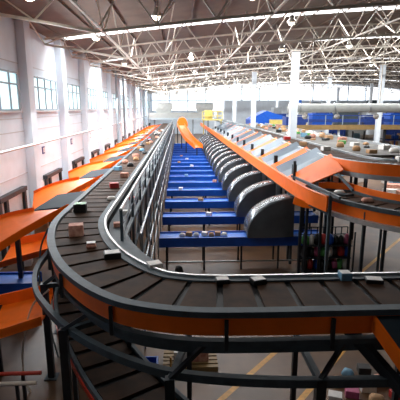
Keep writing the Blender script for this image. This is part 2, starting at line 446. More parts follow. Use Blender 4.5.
# tall cable hoops and posts on the left
t = MB().tube([(p.x, p.y, p.z) for p in spline([(-3.1, 9.3, 2.35), (-3.55, 9.35, 1.9), (-3.75, 9.1, 1.0), (-3.7, 8.9, .3), (-3.55, 8.8, 0.01)], 6)], .045, 8)
tag(t.build('hanging_cable', 'cable_white', loc=(-3.55, 8.8, 0)), 'pale cable hanging from the bumper bar to the floor, lower left', 'cable')
t = MB().tube([(p.x, p.y, p.z) for p in spline([(-3.62, 11.2, 3.3), (-3.95, 11.4, 2.6), (-3.9, 11.0, 1.6), (-3.5, 10.4, .6), (-3.3, 10.2, .01)], 6)], .05, 8)
tag(t.build('hanging_cable', 'frame_steel', loc=(-3.3, 10.2, 0)), 'dark grey cable hanging beside the black post on the left', 'cable')
# pipes near the floor, bottom left
for z, y, mt, lb in ((.82, 8.0, 'cable_white', 'white horizontal pipe low at the bottom left'), (.82, 8.35, 'red_pipe', 'red horizontal pipe low at the bottom left')):
    t = thing('floor_pipe', (-4, y, 0), lb, 'pipe')
    MB().tube([(-7.3, y, z), (-3.1, y, z)], .09, 10).build('pipe', mt, t)
    for x in (-6.5, -3.5): MB().bar((x, y, 0), (x, y, z-.03), .06).build('stand', 'dark_steel', t)

# ------------------------------------------------------------------ left chutes (upper tier)
def left_chute(dy, i):
    t = thing('orange_chute', (-3.8, 13.4+dy, 0), 'orange parcel chute with grey plate, %s of the upper row on the left side' % ORD[i], 'chute', 'upper orange chutes along the left wall')
    # sliding bed: from the plate edge sweeping out to the wall side
    A, B = Vector((-4.85, 13.6+dy, 3.2)), Vector((-3.64, 13.3+dy, 3.36))
    C, D_ = Vector((-6.95, 13.5+dy, 2.55)), Vector((-5.9, 9.9+dy, 2.2))
    grid = []
    for a in range(9):
        s = a/8; l = B.lerp(D_, s); r = A.lerp(C, s)
        sag = .10*math.sin(math.pi*s)
        row = []
        for b in range(7):
            q = b/6; p = l.lerp(r, q); p.z += sag-.10*math.sin(math.pi*q)*s; row.append(tuple(p))
        grid.append(row)
    bed = MB().slab(grid, .05).build('chute_bed', 'orange_metal', t, smooth=False)
    for side, e0, e1, h in (('a', 0, 0, .13), ('b', 6, 6, .12)):
        m = MB(); rr = []
        for a in range(9):
            p = Vector(grid[a][e0]); n_ = Vector((.04, .04, 0))
            rr.append([tuple(p-Vector((0,0,.1))), tuple(p+n_-Vector((0,0,.1))), tuple(p+n_+Vector((0,0,h))), tuple(p+Vector((0,0,h)))])
        m.loft(rr).build('side_guard', 'orange_metal', t)
    # grey transfer plate beyond
    g2 = [[(-4.87, 13.65+dy, 3.22), (-3.58, 13.4+dy, 3.40)], [(-4.72, 16.0+dy, 3.26), (-3.57, 16.1+dy, 3.40)]]
    MB().slab(g2, .06).build('transfer_plate', 'grey_plate', t)
    m = MB().bar((-5.25, 13.15+dy, 0), (-5.25, 13.15+dy, 2.5), .13)
    m.build('post', 'dark_steel', t)
    MB().bar((-4.3, 13.9+dy, 0), (-4.3, 13.9+dy, 3.1), .1).build('post', 'dark_steel', t)
for i in range(12): left_chute(6.3*i, i)
# lower tier chutes
def low_chute(dy, i):
    t = thing('orange_chute', (-3.8, 9.6+dy, 0), 'low orange chute near the floor at left, %s of the lower row' % ORD[i], 'chute', 'lower orange chutes on the left')
    grid = []
    for a in range(9):
        s = a/8; p0 = Vector((-3.2, 8.9+dy, 1.66)).lerp(Vector((-6.6, 8.1+dy, .9)), s); p1 = Vector((-3.35, 10.3+dy, 1.66)).lerp(Vector((-6.9, 10.2+dy, .9)), s)
        grid.append([tuple(p0.lerp(p1, b/4)+Vector((0, 0, .12*abs(b/4-.5)*2))) for b in range(5)])
    MB().slab(grid, .05).build('chute_bed', 'orange_metal', t)
    for e in (0, 4):
        m = MB(); m.loft([[tuple(Vector(g[e])+Vector((0, dy_, z))) for dy_, z in ((0, -.12), (.04, -.12), (.04, .3 if e else .1), (0, .3 if e else .1))] for g in grid]).build('side_guard', 'orange_metal', t)
    k = MB(); k.loft([[tuple(Vector(grid[3][b])+Vector((dx, 0, z))) for dx, z in ((-.04, .01), (.04, .01), (.04, .03), (-.04, .03))] for b in range(5)]).build('joint_strap', 'black_rubber', t)
    for x in (-4.5, -6.2): MB().bar((x, 9.5+dy, 0), (x, 9.5+dy, 1.0), .08).build('leg', 'dark_steel', t)
for i in range(5): low_chute(6.3*i, i)
# blue take-away belts at the left
for i, (y, z) in enumerate(((13.0, 1.1), (7.0, .7))):
    y0 = y
    t = thing('blue_conveyor', (-5.5, y, 0), ['blue floor conveyor behind the low orange chute, left edge', 'dark blue floor conveyor at the bottom left corner'][i], 'conveyor')
    MB().box(-7.3, -3.9 if i else -4.7, y-.5, y-.44, z-.3, z+.05).box(-7.3, -3.9 if i else -4.7, y+.44, y+.5, z-.3, z+.05).build('side_panel', 'blue_paint', t)
    MB().box(-7.3, -3.9 if i else -4.7, y-.44, y+.44, z-.08, z-.02).build('belt', 'blue_belt', t)
    for x in (-7.1, -5.2):
        for yy in (y-.4, y+.4): MB().bar((x, yy, 0), (x, yy, z-.1), .06).build('leg', 'dark_steel', t)
# clutter by the wall behind the chutes
for i, (x, y, c, mt) in enumerate(((-6.6, 17.2, (.5, .6, 2.0), 'white_wrap'), (-6.5, 19.2, (.6, .6, 1.9), 'carton'), (-6.5, 23.6, (.7, .6, 1.9), 'white_wrap'), (-6.5, 25.1, (.6, .5, 1.8), 'black_wrap'))):
    b = MB().cbox((x, y, c[2]/2), c, .2).build('stacked_goods', mt, bevel=.03, loc=(x, y, 0))
    tag(b, ['tall pale wrapped stack by the nearest dock door', 'tall brown carton stack by the nearest dock door', 'tall pale wrapped stack by the second dock door', 'tall black wrapped stack by the second dock door'][i], 'stack')

# ------------------------------------------------------------------ blue cross conveyors
ZB = 1.35
def blue(y, i, x1):
    t = thing('blue_conveyor', (1.2, y, 0), 'blue cross belt conveyor between lattice frame and silver chutes, %s of the row' % ORD[i], 'conveyor', 'blue cross conveyors')
    w_ = .42
    MB().box(-.9, x1, y-w_-.05, y-w_, ZB-.36, ZB+.03).build('side_panel', 'blue_paint', t)
    MB().box(-.9, x1, y+w_, y+w_+.05, ZB-.36, ZB+.03).build('side_panel', 'blue_paint', t)
    MB().box(-.88, x1-.02, y-w_+.005, y+w_-.005, ZB-.08, ZB-.03).build('belt', 'blue_belt', t)
    MB().tube([(x1+.05, y-w_, ZB-.09), (x1+.05, y+w_, ZB-.09)], .12, 10).build('roller', 'light_steel', t)
    nx = 3 if x1 < 5 else 5
    for k in range(nx):
        x = -.6+(x1-.0+.2)*k/(nx-1)
        for yy in (y-w_-.03, y+w_+.03):
            MB().bar((x, yy, 0), (x, yy, ZB-.34), .07).build('leg', 'dark_steel', t)
    MB().bar((-.7, y-w_-.03, .35), (x1, y-w_-.03, .35), .05).build('tie_bar', 'light_steel', t)
by = [16.7+3.35*i for i in range(4)]+[29.6+2.7*i for i in range(13)]
for i, y in enumerate(by): blue(y, i, 5.9 if i == 0 else (6.7 if i == 1 else 4.2))
# parcels on the nearest blue belts
PM = ['white_wrap', 'carton', 'white_wrap', 'pink_carton', 'blue_wrap', 'black_wrap']
PNAME = {'white_wrap': 'white', 'carton': 'brown', 'pink_carton': 'pinkish', 'blue_wrap': 'pale blue', 'black_wrap': 'black', 'green_wrap': 'green', 'red_wrap': 'red', 'magenta_wrap': 'pink'}
def parcel(x, y, z, d_, mt, label, group=None, rz=None, kind='box', lab=None):
    rz = random.uniform(-.6, .6) if rz is None else rz
    if kind == 'box':
        o = MB().cbox((0, 0, d_[2]/2), d_, rz).build('parcel', mt, bevel=.012)
    else:   # soft mailer bag
        n_, rr = 16, []
        for f_, h in ((.86, 0), (1, .2), (.97, .5), (.7, .9), (.2, 1)):
            rr.append([((abs(math.cos(a*2*math.pi/n_))**.5)*math.copysign(1, math.cos(a*2*math.pi/n_))*d_[0]/2*f_*(1+.06*math.sin(a*2.3)),
                        (abs(math.sin(a*2*math.pi/n_))**.5)*math.copysign(1, math.sin(a*2*math.pi/n_))*d_[1]/2*f_, h*d_[2]) for a in range(n_)])
        o = MB().loft(rr).build('parcel', mt, smooth=True); o.rotation_euler.z = rz
    o.location = (x, y, z); tag(o, label, 'parcel', group)
    if lab:
        c, s_ = math.cos(rz), math.sin(rz)
        l = MB().cbox((0, 0, d_[2]+.003), (d_[0]*.86, d_[1]*.86, .006), rz if kind == 'box' else 0)
        q = l.build('shipping_label', lab); q.parent = o; q['label'] = PNAME.get(lab, 'pale')+' paper label'
    return o
xx = [.05, .33, .62, .98, 1.25, 1.52, 1.78]
for k, x in enumerate(xx):
    parcel(x, 16.62+.1*(k % 2), ZB-.03, (.24, .2, .16), ['white_wrap', 'carton', 'white_wrap', 'white_wrap', 'carton', 'carton', 'white_wrap'][k],
           'small %s parcel on the nearest blue belt, %s from the left' % (PNAME[['white_wrap', 'carton', 'white_wrap', 'white_wrap', 'carton', 'carton', 'white_wrap'][k]], ['first', 'second', 'third', 'fourth', 'fifth', 'sixth', 'seventh'][k]), 'parcels on the nearest blue belt', kind='box' if k % 2 else 'bag')
for k in range(10):
    mt = PM[k % 6]; i = 1+k
    parcel(random.uniform(-.3, 3), by[i], ZB-.03, (.26, .22, .16), mt, 'small %s parcel alone on the %s blue cross belt' % (PNAME[mt], ORD[i]), 'parcels on the farther blue belts')

# ------------------------------------------------------------------ silver scoop chutes
def scoop(y, i):
    t = thing('silver_chute', (4.1, y, 0), 'curved silver metal chute dropping onto a blue belt, %s of the row' % ORD[i], 'chute', 'silver drop chutes')
    n_ = 14; prof = []
    for a in range(n_+1):
        g_ = a/n_*math.pi/2
        prof.append((4.5-1.85*math.sin(g_)**1.15, 1.44+1.56*math.cos(g_)**.85))
    rings = [[(x, y-.5*(1+.25*k/n_), z), (x+.0, y-.2, z+.05), (x, y+.2, z+.05), (x, y+.5*(1+.25*k/n_), z)] for k, (x, z) in enumerate(prof)]
    MB().slab(rings, .03).build('chute_sheet', 'silver_sheet', t, smooth=True)
    for sg in (-1, 1):
        m = MB(); yy = [y+sg*.5*(1+.25*k/n_) for k in range(n_+1)]
        g2 = [[(x, yy[k], z-.01), (x+(4.5-x)*.5, yy[k]+sg*.05, 1.44+(z-1.44)*.5), (4.52, yy[k]*.5+(y+sg*.5)*.5, 1.44)] for k, (x, z) in enumerate(prof)]
        m.loft(g2, closed=False, cap=False); m.build('side_cheek', 'silver_sheet', t, smooth=True)
    MB().bar((4.66, y+.75, 0), (4.66, y+.75, 3.1), .1).build('post', 'dark_steel', t)
for i, y in enumerate(by): scoop(y-.15, i)

# ------------------------------------------------------------------ right sorter: slides, guard, decks
gp = spline([(4.0, 84, 3.5), (4.15, 60, 3.5), (4.32, 30, 3.5), (4.38, 20, 3.5), (4.42, 16.5, 3.5), (4.6, 14.7, 3.46), (5.0, 13.8, 3.35)], 10)
GF = frame(gp)
gd = thing('orange_guard', (4.3, 20, 0), 'long orange guard board at the foot of the silver slides, right of the blue belts', 'guard')
sweep(GF, -.03, .03, -.34, .16).build('guard_board', 'orange_metal', gd)
sweep(GF, -.06, .06, .16, .2).build('top_lip', 'orange_metal', gd)
m = sweep(GF, .06, .2, -.45, -.34); m.build('rail', 'dark_steel', gd)
for k in range(14):
    y = 15.2+4.6*k; x = 4.42-.006*(y-15)
    MB().bar((x+.12, y, 0), (x+.12, y, 3.1), .09).build('post', 'dark_steel', gd)
# orange tip piece that hangs at the near end of the guard
tp = thing('orange_chute', (4.5, 13.9, 0), 'orange curved chute tip hanging at the near end of the long guard', 'chute')
grid = []
for a in range(9):
    s = a/8; x0 = 4.25+.9*s; y0 = 15.2-1.2*s
    grid.append([(x0+.0*b, y0+.2*b/4, 3.28-.12*math.sin(math.pi*s)-.30*(b/4)*(1-.5*s)) for b in range(5)])
MB().slab(grid, .04).build('chute_bed', 'orange_metal', tp)
MB().bar((4.7, 15.0, 0), (4.7, 15.0, 3.1), .09).build('post', 'dark_steel', tp)

NS = 12
for i in range(NS):
    y = 17.2+3.45*i
    t = thing('parcel_slide', (5.4, y, 0), 'sloping silver slide with an orange divider, %s of the right sorter' % ORD[i], 'slide', 'silver slides of the right sorter')
    xo = 4.47-.006*(y-17)
    def prof(s): return 3.40+.75*s
    grid = []
    for a in range(7):
        s = a/6; x = xo+(6.35-xo)*s
        grid.append([(x, y+.3, prof(s)+.16+.1*s), (x, y+1.3, prof(s)+.26+.1*s-.03*math.sin(math.pi*s)), (x, y+2.2, prof(s)+.42+.14*s)])
    MB().slab(grid, .04).build('slide_sheet', 'slide_sheet', t)
    grid = []
    for a in range(7):
        s = a/6; x = xo+.1+(6.35-xo-.1)*s
        grid.append([(x, y-1.2, prof(s)+.0+.0*s), (x, y-.4, prof(s)+.12+.16*s), (x, y+.3, prof(s)+.26+.2*s)])
    MB().slab(grid, .05).build('divider', 'orange_metal', t)
    MB().box(xo+.3, xo+.46, y+.31, y+.5, 3.5, 4.15).build('sensor_post', 'grey_plate', t)
    MB().bar((6.2, y, 0), (6.2, y, 4.2), .1).build('post', 'dark_steel', t)
    if i: MB().box(4.78, 4.84, y-1.15, y+2.2, .15, 3.1).build('shade_panel', 'door_dark', t)  # dark sheet added in place of the shade under the slides

up = spline([(6.95, 88, 4.5), (6.95, 40, 4.5), (6.95, 22, 4.5), (6.95, 17.9, 4.5), (7.35, 16.1, 4.5), (8.26, 15.2, 4.5), (9.6, 14.7, 4.5), (12, 14.4, 4.5), (18, 14.3, 4.5)], 8)
UF = frame(up)
ud = thing('upper_conveyor', (7, 25, 0), 'upper tier conveyor with an orange outer skirt curving away at the right edge', 'conveyor')
sweep(UF, -.65, .65, -.2, -.06).build('belt_bed', 'frame_steel', ud)
sweep(UF, -.72, -.62, -.1, .02).build('outer_rail', 'light_steel', ud)
sweep(UF, .62, .72, -.1, .05).build('inner_rail', 'light_steel', ud)
sweep(UF[24:], -.76, -.725, -.42, -.0).build('orange_skirt', 'orange_metal', ud)
m = sweep(UF[22:], -.78, -.6, -.60, -.43); m.build('lower_rail', 'light_steel', ud)
Q = frame(resample(list(reversed(up)), .62))
for i, (p, d_, n_) in enumerate(Q[1:60]):
    MB().cbox((p.x, p.y, 4.455), (.5, 1.2, .03), math.atan2(d_.y, d_.x)).build('carrier', 'belt_brown', ud)
# posts between the tiers
Qf = frame(resample(up[22:], .55))
for i, (p, d_, n_) in enumerate(Qf[2:22]):
    b = p-n_*.62; MB().bar((b.x, b.y, 0 if i % 4 == 0 else 3.2), (b.x, b.y, 3.95), .07).build('post', 'frame_steel', ud)
lo2 = spline([(5.85, 50, 3.35), (5.85, 30, 3.35), (5.85, 17, 3.35), (5.92, 15.3, 3.35), (6.25, 14.0, 3.35), (7.15, 12.65, 3.35), (8.5, 11.85, 3.35), (10.5, 11.4, 3.35), (15, 11.2, 3.35)], 8)
LF2 = frame(lo2)
ld = thing('middle_conveyor', (5.9, 20, 0), 'lower tier curved conveyor with orange skirt below the upper one, right edge', 'conveyor')
sweep(LF2[10:], -.6, .6, -.14, -.04).build('belt_bed', 'frame_steel', ld)
sweep(LF2[14:], -.78, -.62, -.06, .08).build('outer_rail', 'frame_steel', ld)
sweep(LF2[14:], .62, .72, -.06, .08).build('inner_rail', 'frame_steel', ld)
sweep(LF2[27:], -.74, -.70, -.40, -.06).build('orange_skirt', 'orange_metal', ld)
sweep(LF2[14:], .72, .76, -.02, .3).build('inner_guard', 'orange_metal', ld)
sweep(LF2[22:], -.86, -.72, -.56, -.41).build('lower_rail', 'bright_rail', ld)
Q = frame(resample(list(reversed(lo2)), .62))
for i, (p, d_, n_) in enumerate(Q[1:34]):
    MB().cbox((p.x, p.y, 3.34), (.52, 1.15, .03), math.atan2(d_.y, d_.x)).build('carrier', 'belt_brown', ld)
for i, (p, d_, n_) in enumerate(frame(resample(lo2[16:], 1.9))):
    for u in (-.7, .6):
        b = p+n_*u; MB().bar((b.x, b.y, 0), (b.x, b.y, 3.2), .09).build('post', 'dark_steel', ld)
# grey frame rails beside the slides, stair-like
m = thing('support_frame', (5.3, 16, 0), 'dark grey sloping support frame between slides and curved conveyor', 'frame')
MB().bar((4.6, 17.0, 3.75), (5.2, 13.2, 3.62), .09).build('rail', 'frame_steel', m)
MB().bar((6.1, 17.0, 4.25), (6.2, 14.6, 3.6), .08).build('rail', 'frame_steel', m)
for x, y, z in ((4.62, 16.75, 4.4), (5.1, 13.8, 3.7), (6.1, 16.9, 4.25)): MB().bar((x, y, 0), (x, y, z), .1).build('post', 'frame_steel', m)

# broad grey platform beyond the upper conveyor
pf = thing('sorting_platform', (9.8, 30, 0), 'broad grey raised platform covered with parcels behind the right sorter', 'platform')
MB().box(8.45, 12.0, 19.5, 60, 4.2, 4.32).build('deck', 'platform_sheet', pf)
MB().box(12.0, 12.08, 19.5, 60, 4.0, 4.45).build('edge_board', 'light_steel', pf)
for k in range(7):
    y = 20+6*k
    for x in (8.6, 11.8): MB().bar((x, y, 0), (x, y, 4.2), .14).build('post', 'dark_steel', pf)
cols = ['white_wrap', 'carton', 'white_wrap', 'blue_wrap', 'carton', 'green_wrap', 'white_wrap', 'black_wrap', 'pink_carton', 'carton']
def where(y): return 'near' if y < 30 else ('middle' if y < 45 else 'far')
spots = []
for k in range(90):
    y = 20+38*(k/90)**1.1+random.uniform(0, .4); x = random.uniform(8.95, 11.55)
    if abs(x-8) < .7 and abs((y-30) % 16.5) < 1: continue
    if any((x-a)**2+(y-b)**2 < .6 for a, b in spots): continue
    spots.append((x, y)); mt = random.choice(cols); sz = random.uniform(.3, .52)
    parcel(x, y, 4.32, (sz, sz*.8, sz*random.uniform(.35, .7)), mt, '%s parcel lying on the %s part of the broad grey platform' % (PNAME[mt], where(y)), '%s parcels on the %s part of the platform' % (PNAME[mt], where(y)), kind=random.choice(['box', 'bag']))
# big white bags at the right edge of the platform
for k, (x, y, d_) in enumerate(((11.4, 25.3, (.9, .8, .6)), (10.6, 27.3, (.8, .7, .5)), (11.2, 33.5, (.9, .8, .7)))):
    if all((x-a)**2+(y-b)**2 > .9 for a, b in spots):
        parcel(x, y, 4.32, d_, 'white_wrap', ['big white sack at the right edge of the grey platform', 'smaller white sack beside the big one on the platform', 'white sack farther back on the grey platform'][k], kind='bag')

# ------------------------------------------------------------------ parcels on the main loop (belt top z = 3.47)
ZT = Z1-.03
near = [
 (-3.0, 12.35, (.36, .34, .26), 'black_wrap', 'black box with green top on the loop conveyor by the orange chute', 'box', 'green_wrap', .1),
 (-2.55, 9.95, (.34, .30, .28), 'pink_carton', 'pinkish carton on the left bend of the loop conveyor', 'box', None, .2),
 (-2.0, 9.0, (.22, .18, .12), 'pink_carton', 'small peach packet next to the pinkish carton on the bend', 'bag', 'white_wrap', .2),
 (-1.43, 8.32, (.34, .26, .13), 'black_wrap', 'black packet with a white top on the bend of the loop conveyor', 'box', 'white_wrap', .25),
 (-.53, 7.75, (.26, .24, .10), 'white_wrap', 'cream packet past the bend near the bright inner rail', 'box', None, .4),
 (.72, 6.95, (.24, .18, .08), 'black_wrap', 'flat black packet with white label, left of the pair mid belt', 'box', 'white_wrap', .1),
 (1.35, 6.9, (.26, .2, .09), 'black_wrap', 'black packet with white label, right of the pair mid belt', 'box', 'white_wrap', .3),
 (2.95, 7.0, (.2, .2, .14), 'blue_wrap', 'pale blue box on the right part of the foreground belt', 'box', 'white_wrap', 0),
 (3.42, 6.85, (.3, .2, .07), 'black_wrap', 'flat dark packet with white label at the right end of the foreground belt', 'box', 'white_wrap', -.2),
 (-2.35, 14.0, (.3, .24, .12), 'white_wrap', 'white packet near the inner rail level with the grey plate', 'bag', None, .2)]
for x, y, d_, mt, lb, kd, la, rz in near: parcel(x, y, ZT, d_, mt, lb, kind=kd, lab=la, rz=rz)
y = 16.2; k = 0
while y < 60:
    mt = random.choice(['white_wrap', 'carton', 'black_wrap', 'pink_carton', 'white_wrap', 'red_wrap', 'blue_wrap'])
    parcel(random.uniform(-3.15, -2.4), y, ZT, (.34, .28, .2), mt, '%s parcel on the straight left run of the loop, %s along it' % (PNAME[mt], ORD[min(k, 24)]), 'parcels on the left run of the loop', kind=random.choice(['box', 'bag']))
    y += random.uniform(1.2, 2.6); k += 1
for k, (x, y, mt) in enumerate(((-1.72, 12.6, 'white_wrap'), (-1.75, 11.2, 'pink_carton'), (-1.7, 14.6, 'red_wrap'))):
    parcel(x, y, 3.32, (.2, .2, .12), mt, ['small white packet on the narrow walkway beside the lattice frame', 'small pink packet nearest on the narrow walkway', 'small red packet farther on the narrow walkway'][k])
for k, (x, y, mt) in enumerate(((7.1, 20.3, 'white_wrap'), (6.8, 23.1, 'carton'), (8.6, 15.9, 'white_wrap'), (11.3, 15.1, 'black_wrap'), (7.0, 27.5, 'red_wrap'))):
    parcel(x, y, 4.47, (.4, .3, .2), mt, '%s parcel on the upper right conveyor, %s along it' % (PNAME[mt], ['by the first slide', 'by the second slide', 'at the bend', 'past the bend', 'by the third slide'][k]))
for k, (x, y, mt) in enumerate(((5.95, 15.2, 'white_wrap'), (6.4, 13.8, 'pink_carton'), (7.3, 12.6, 'white_wrap'))):
    parcel(x, y, 3.355, (.4, .3, .14), mt, ['white packet on the lower right conveyor, farthest', 'pinkish packet on the lower right conveyor, middle', 'white packet on the lower right conveyor, nearest'][k], kind='bag')

# ------------------------------------------------------------------ branch at lower right
BX = .18
br = thing('branch_chute', (3.4, 5.2, 0), 'dark branch chute with an orange side leaving the foreground conveyor, right corner', 'chute')
g = [[(2.95+.35*s, 5.74-.95*s, 3.40-.6*s), (4.3+.35*s, 5.74-.95*s, 3.40-.6*s)] for s in (0, .25, .5, .75, 1)]
MB().slab(g, .05).build('chute_bed', 'grey_plate', br)
m = MB(); m.loft([[(2.90+.35*s, 5.74-.95*s, 3.16-.6*s), (2.94+.35*s, 5.74-.95*s, 3.16-.6*s), (2.94+.35*s, 5.74-.95*s, 3.42-.6*s), (2.90+.35*s, 5.74-.95*s, 3.42-.6*s)] for s in (0, .5, 1)]).build('side_guard', 'orange_metal', br)
MB().bar((2.7, 6.1, 3.0), (3.35, 5.35, 2.3), .16).build('brace', 'dark_steel', br)
MB().bar((3.35, 5.35, 0), (3.35, 5.35, 2.35), .1).build('post', 'dark_steel', br)

# ------------------------------------------------------------------ things on the floor under the loop
heap = [(4.35, 8.55, 'white_wrap', .34), (4.75, 8.75, 'pink_carton', .36), (3.9, 8.35, 'magenta_wrap', .3), (4.35, 8.05, 'carton', .36), (4.9, 8.2, 'red_wrap', .3), (3.75, 8.8, 'carton', .3), (4.55, 9.2, 'black_wrap', .3), (5.2, 8.75, 'white_wrap', .4), (3.45, 8.2, 'white_wrap', .3), (4.1, 9.1, 'blue_wrap', .28)]
pl = ['topmost at the middle', 'right of the middle', 'left of the middle', 'at the bottom edge', 'at the near right', 'at the left rear', 'at the back', 'at the far right', 'at the far left', 'behind the middle']
for k, (x, y, mt, s) in enumerate(heap):
    parcel(x, y, 0, (s, s*.8, s*.6), mt, '%s packet in the floor heap at the bottom right corner, %s' % (PNAME[mt], pl[k]), 'parcel heap at bottom right', kind='bag' if k % 2 else 'box')
for k, (x, mt, w_) in enumerate(((-.05, 'white_wrap', .34), (.42, 'pink_carton', .5))):
    parcel(x, 9.8, 0.12, (w_, .3, .28), mt, ['white box on the low pallet under the loop, left one', 'beige box on the low pallet under the loop, right one'][k], rz=0)
t = thing('pallet', (.2, 9.8, 0), 'low dark pallet carrying two boxes beneath the foreground conveyor', 'pallet')
m = MB()
for k in range(5): m.box(-.5, .9, 9.42+.17*k, 9.54+.17*k, .09, .12)
m.build('deck_board', 'beam_ochre', t)
for y in (9.42, 9.74, 10.1): MB().box(-.5, .9, y, y+.1, 0, .09).build('runner', 'beam_ochre', t)
t = thing('blue_crate', (-.95, 9.2, 0), 'dark blue plastic crate on the floor beneath the conveyor bend', 'crate')
MB().box(-1.3, -.6, 8.95, 9.45, 0, .05).build('crate_base', 'blue_paint', t)
MB().box(-1.3, -.6, 8.95, 8.99, .05, .45).box(-1.3, -.6, 9.41, 9.45, .05, .45).box(-1.3, -1.26, 8.99, 9.41, .05, .45).box(-.64, -.6, 8.99, 9.41, .05, .45).build('crate_wall', 'blue_paint', t)
t = MB().tube([(-.48, 9.0, .05), (-.42, 9.0, .1), (-.35, 9.0, .12), (-.28, 9.0, .18), (-.28, 9.0, .7)], .05, 8).build('trolley_handle', 'yellow_paint', loc=(-.4, 9, 0))
tag(t, 'bent yellow handle standing beside the blue crate', 'handle')
# wire cart with mixed bags below the curved conveyor at right
t = thing('roll_cage', (5.7, 15.7, 0), 'dark roll cage crammed with small colourful bags under the curved conveyor', 'cart')
X0, X1, Y0, Y1 = 4.75, 6.75, 15.35, 16.1
MB().box(X0, X1, Y0, Y1, .14, .2).build('cage_base', 'dark_steel', t)
for z in (.7, 1.2): MB().box(X0+.05, X1-.05, Y0+.05, Y1-.05, z, z+.03).build('shelf', 'dark_steel', t)
m = MB()
for k in range(9):
    x = X0+(X1-X0)*k/8; m.bar((x, Y1, .2), (x, Y1, 1.8), .03)
for z in (.5, 1.0, 1.5, 1.8): m.bar((X0, Y1, z), (X1, Y1, z), .03)
m.build('mesh_side', 'dark_steel', t)
for x in (X0, X1):
    MB().bar((x, Y0, .2), (x, Y0, 1.8), .05).build('upright', 'dark_steel', t)
for x in (X0+.15, X1-.15):
    for y in (Y0+.12, Y1-.12): MB().tube([(x-.03, y, .07), (x+.03, y, .07)], .14, 12).build('caster', 'black_rubber', t)
mm = ['black_wrap', 'black_wrap', 'green_wrap', 'red_wrap', 'black_wrap', 'white_wrap', 'blue_paint', 'magenta_wrap']
PNAME['blue_paint'] = 'deep blue'
for r_, z in enumerate((.2, .73, 1.23)):
    for k in range(8):
        mt = mm[(k*3+r_) % 8]; s = random.uniform(.2, .235)
        parcel(X0+.17+.238*k, Y0+.36, z, (s, s*1.6, s*1.8), mt, '%s bag on the %s shelf of the roll cage, %s from left' % (PNAME[mt], ['bottom', 'middle', 'top'][r_], ['first', 'second', 'third', 'fourth', 'fifth', 'sixth', 'seventh', 'eighth'][k]), 'bags in the roll cage', kind='bag')
parcel(5.0, 15.0, 0, (.5, .4, .3), 'black_wrap', 'black bag lying on floor in front of the first blue belt', kind='bag')
parcel(-.1, 15.6, 0, (.3, .3, .45), 'black_wrap', 'small dark sack on the floor before the nearest blue belt', kind='bag')

# ------------------------------------------------------------------ far equipment
t = thing('orange_chute', (1, 46, 0), 'orange chute descending at the far end of the blue belts', 'chute')
P4 = [(0.1, 58, 4.2), (.3, 54, 4.0), (.95, 49, 3.1), (2.0, 46, 2.3)]
sp = spline(P4, 6); SF = frame(sp)
sweep(SF, -.45, .45, -.05, 0).build('chute_bed', 'orange_metal', t)
sweep(SF, -.49, -.45, -.15, .3).build('side_guard', 'orange_metal', t); sweep(SF, .45, .49, -.15, .3).build('side_guard', 'orange_metal', t)
for p in (sp[3], sp[10], sp[17]): MB().bar((p.x, p.y, 0), (p.x, p.y, p.z-.1), .12).build('leg', 'dark_steel', t)
t = thing('orange_hood', (0, 64, 0), 'rounded orange hood at the far end of the loop conveyor', 'hood')
MB().loft([[(.3+.8*math.cos(a*math.pi/10), y, 4.0+1.2*math.sin(a*math.pi/10)) for a in range(11)] for y in (61, 65)]).build('hood_shell', 'orange_metal', t)
for x in (-.4, 1.0): MB().bar((x, 63, 0), (x, 63, 4.0), .14).build('post', 'dark_steel', t)
t = thing('overhead_conveyor', (3, 84, 0), 'pale overhead cross conveyor far away between the two sorters', 'conveyor')
MB().box(-6, 6, 83, 85, 4.5, 5.6).build('trough', 'duct_grey', t)
MB().box(-6, 6, 82.8, 83, 4.3, 4.6).build('edge_rail', 'mullion', t)
for x in (-5, 2.5, 5.5): MB().bar((x, 84, 0), (x, 84, 4.5), .3).build('post', 'mullion', t)
for k, x in enumerate((-3.2, 4.8)):
    t = thing('grey_hopper', (x, 84, 5.6), ['pale grey hopper on the far overhead conveyor, left one', 'pale grey hopper on the far overhead conveyor, right one'][k], 'hopper', 'far hoppers')
    MB().loft([[(x+a*w_, 84+b*w_*.4, z) for a, b in ((-1, -1), (1, -1), (1, 1), (-1, 1))] for w_, z in ((1.3, 5.6), (1.7, 6.4), (1.7, 7.4))]).build('hopper_body', 'duct_grey', t)
    MB().box(x-1.8, x+1.8, 83.1, 84.9, 7.4, 7.5).build('rim', 'mullion', t)
t = thing('yellow_platform', (5, 62.5, 0), 'yellow maintenance platform with railings at the far end of the silver slides', 'platform')
MB().box(3.2, 6.1, 61.3, 63.8, 4.75, 4.9).build('deck', 'yellow_machine', t)
m = MB()
for x in (3.2, 3.9, 4.6, 5.4, 6.1): m.bar((x, 61.3, 4.9), (x, 61.3, 6.0), .1)
for z in (5.4, 6.0): m.bar((3.2, 61.3, z), (6.1, 61.3, z), .12)
m.build('railing', 'yellow_machine', t)
MB().box(3.6, 4.6, 62, 63, 4.9, 6.2).build('cabinet', 'yellow_machine', t)
for x in (3.5, 6.1): MB().bar((x, 63.6, 0), (x, 63.6, 4.75), .16).build('post', 'yellow_machine', t)

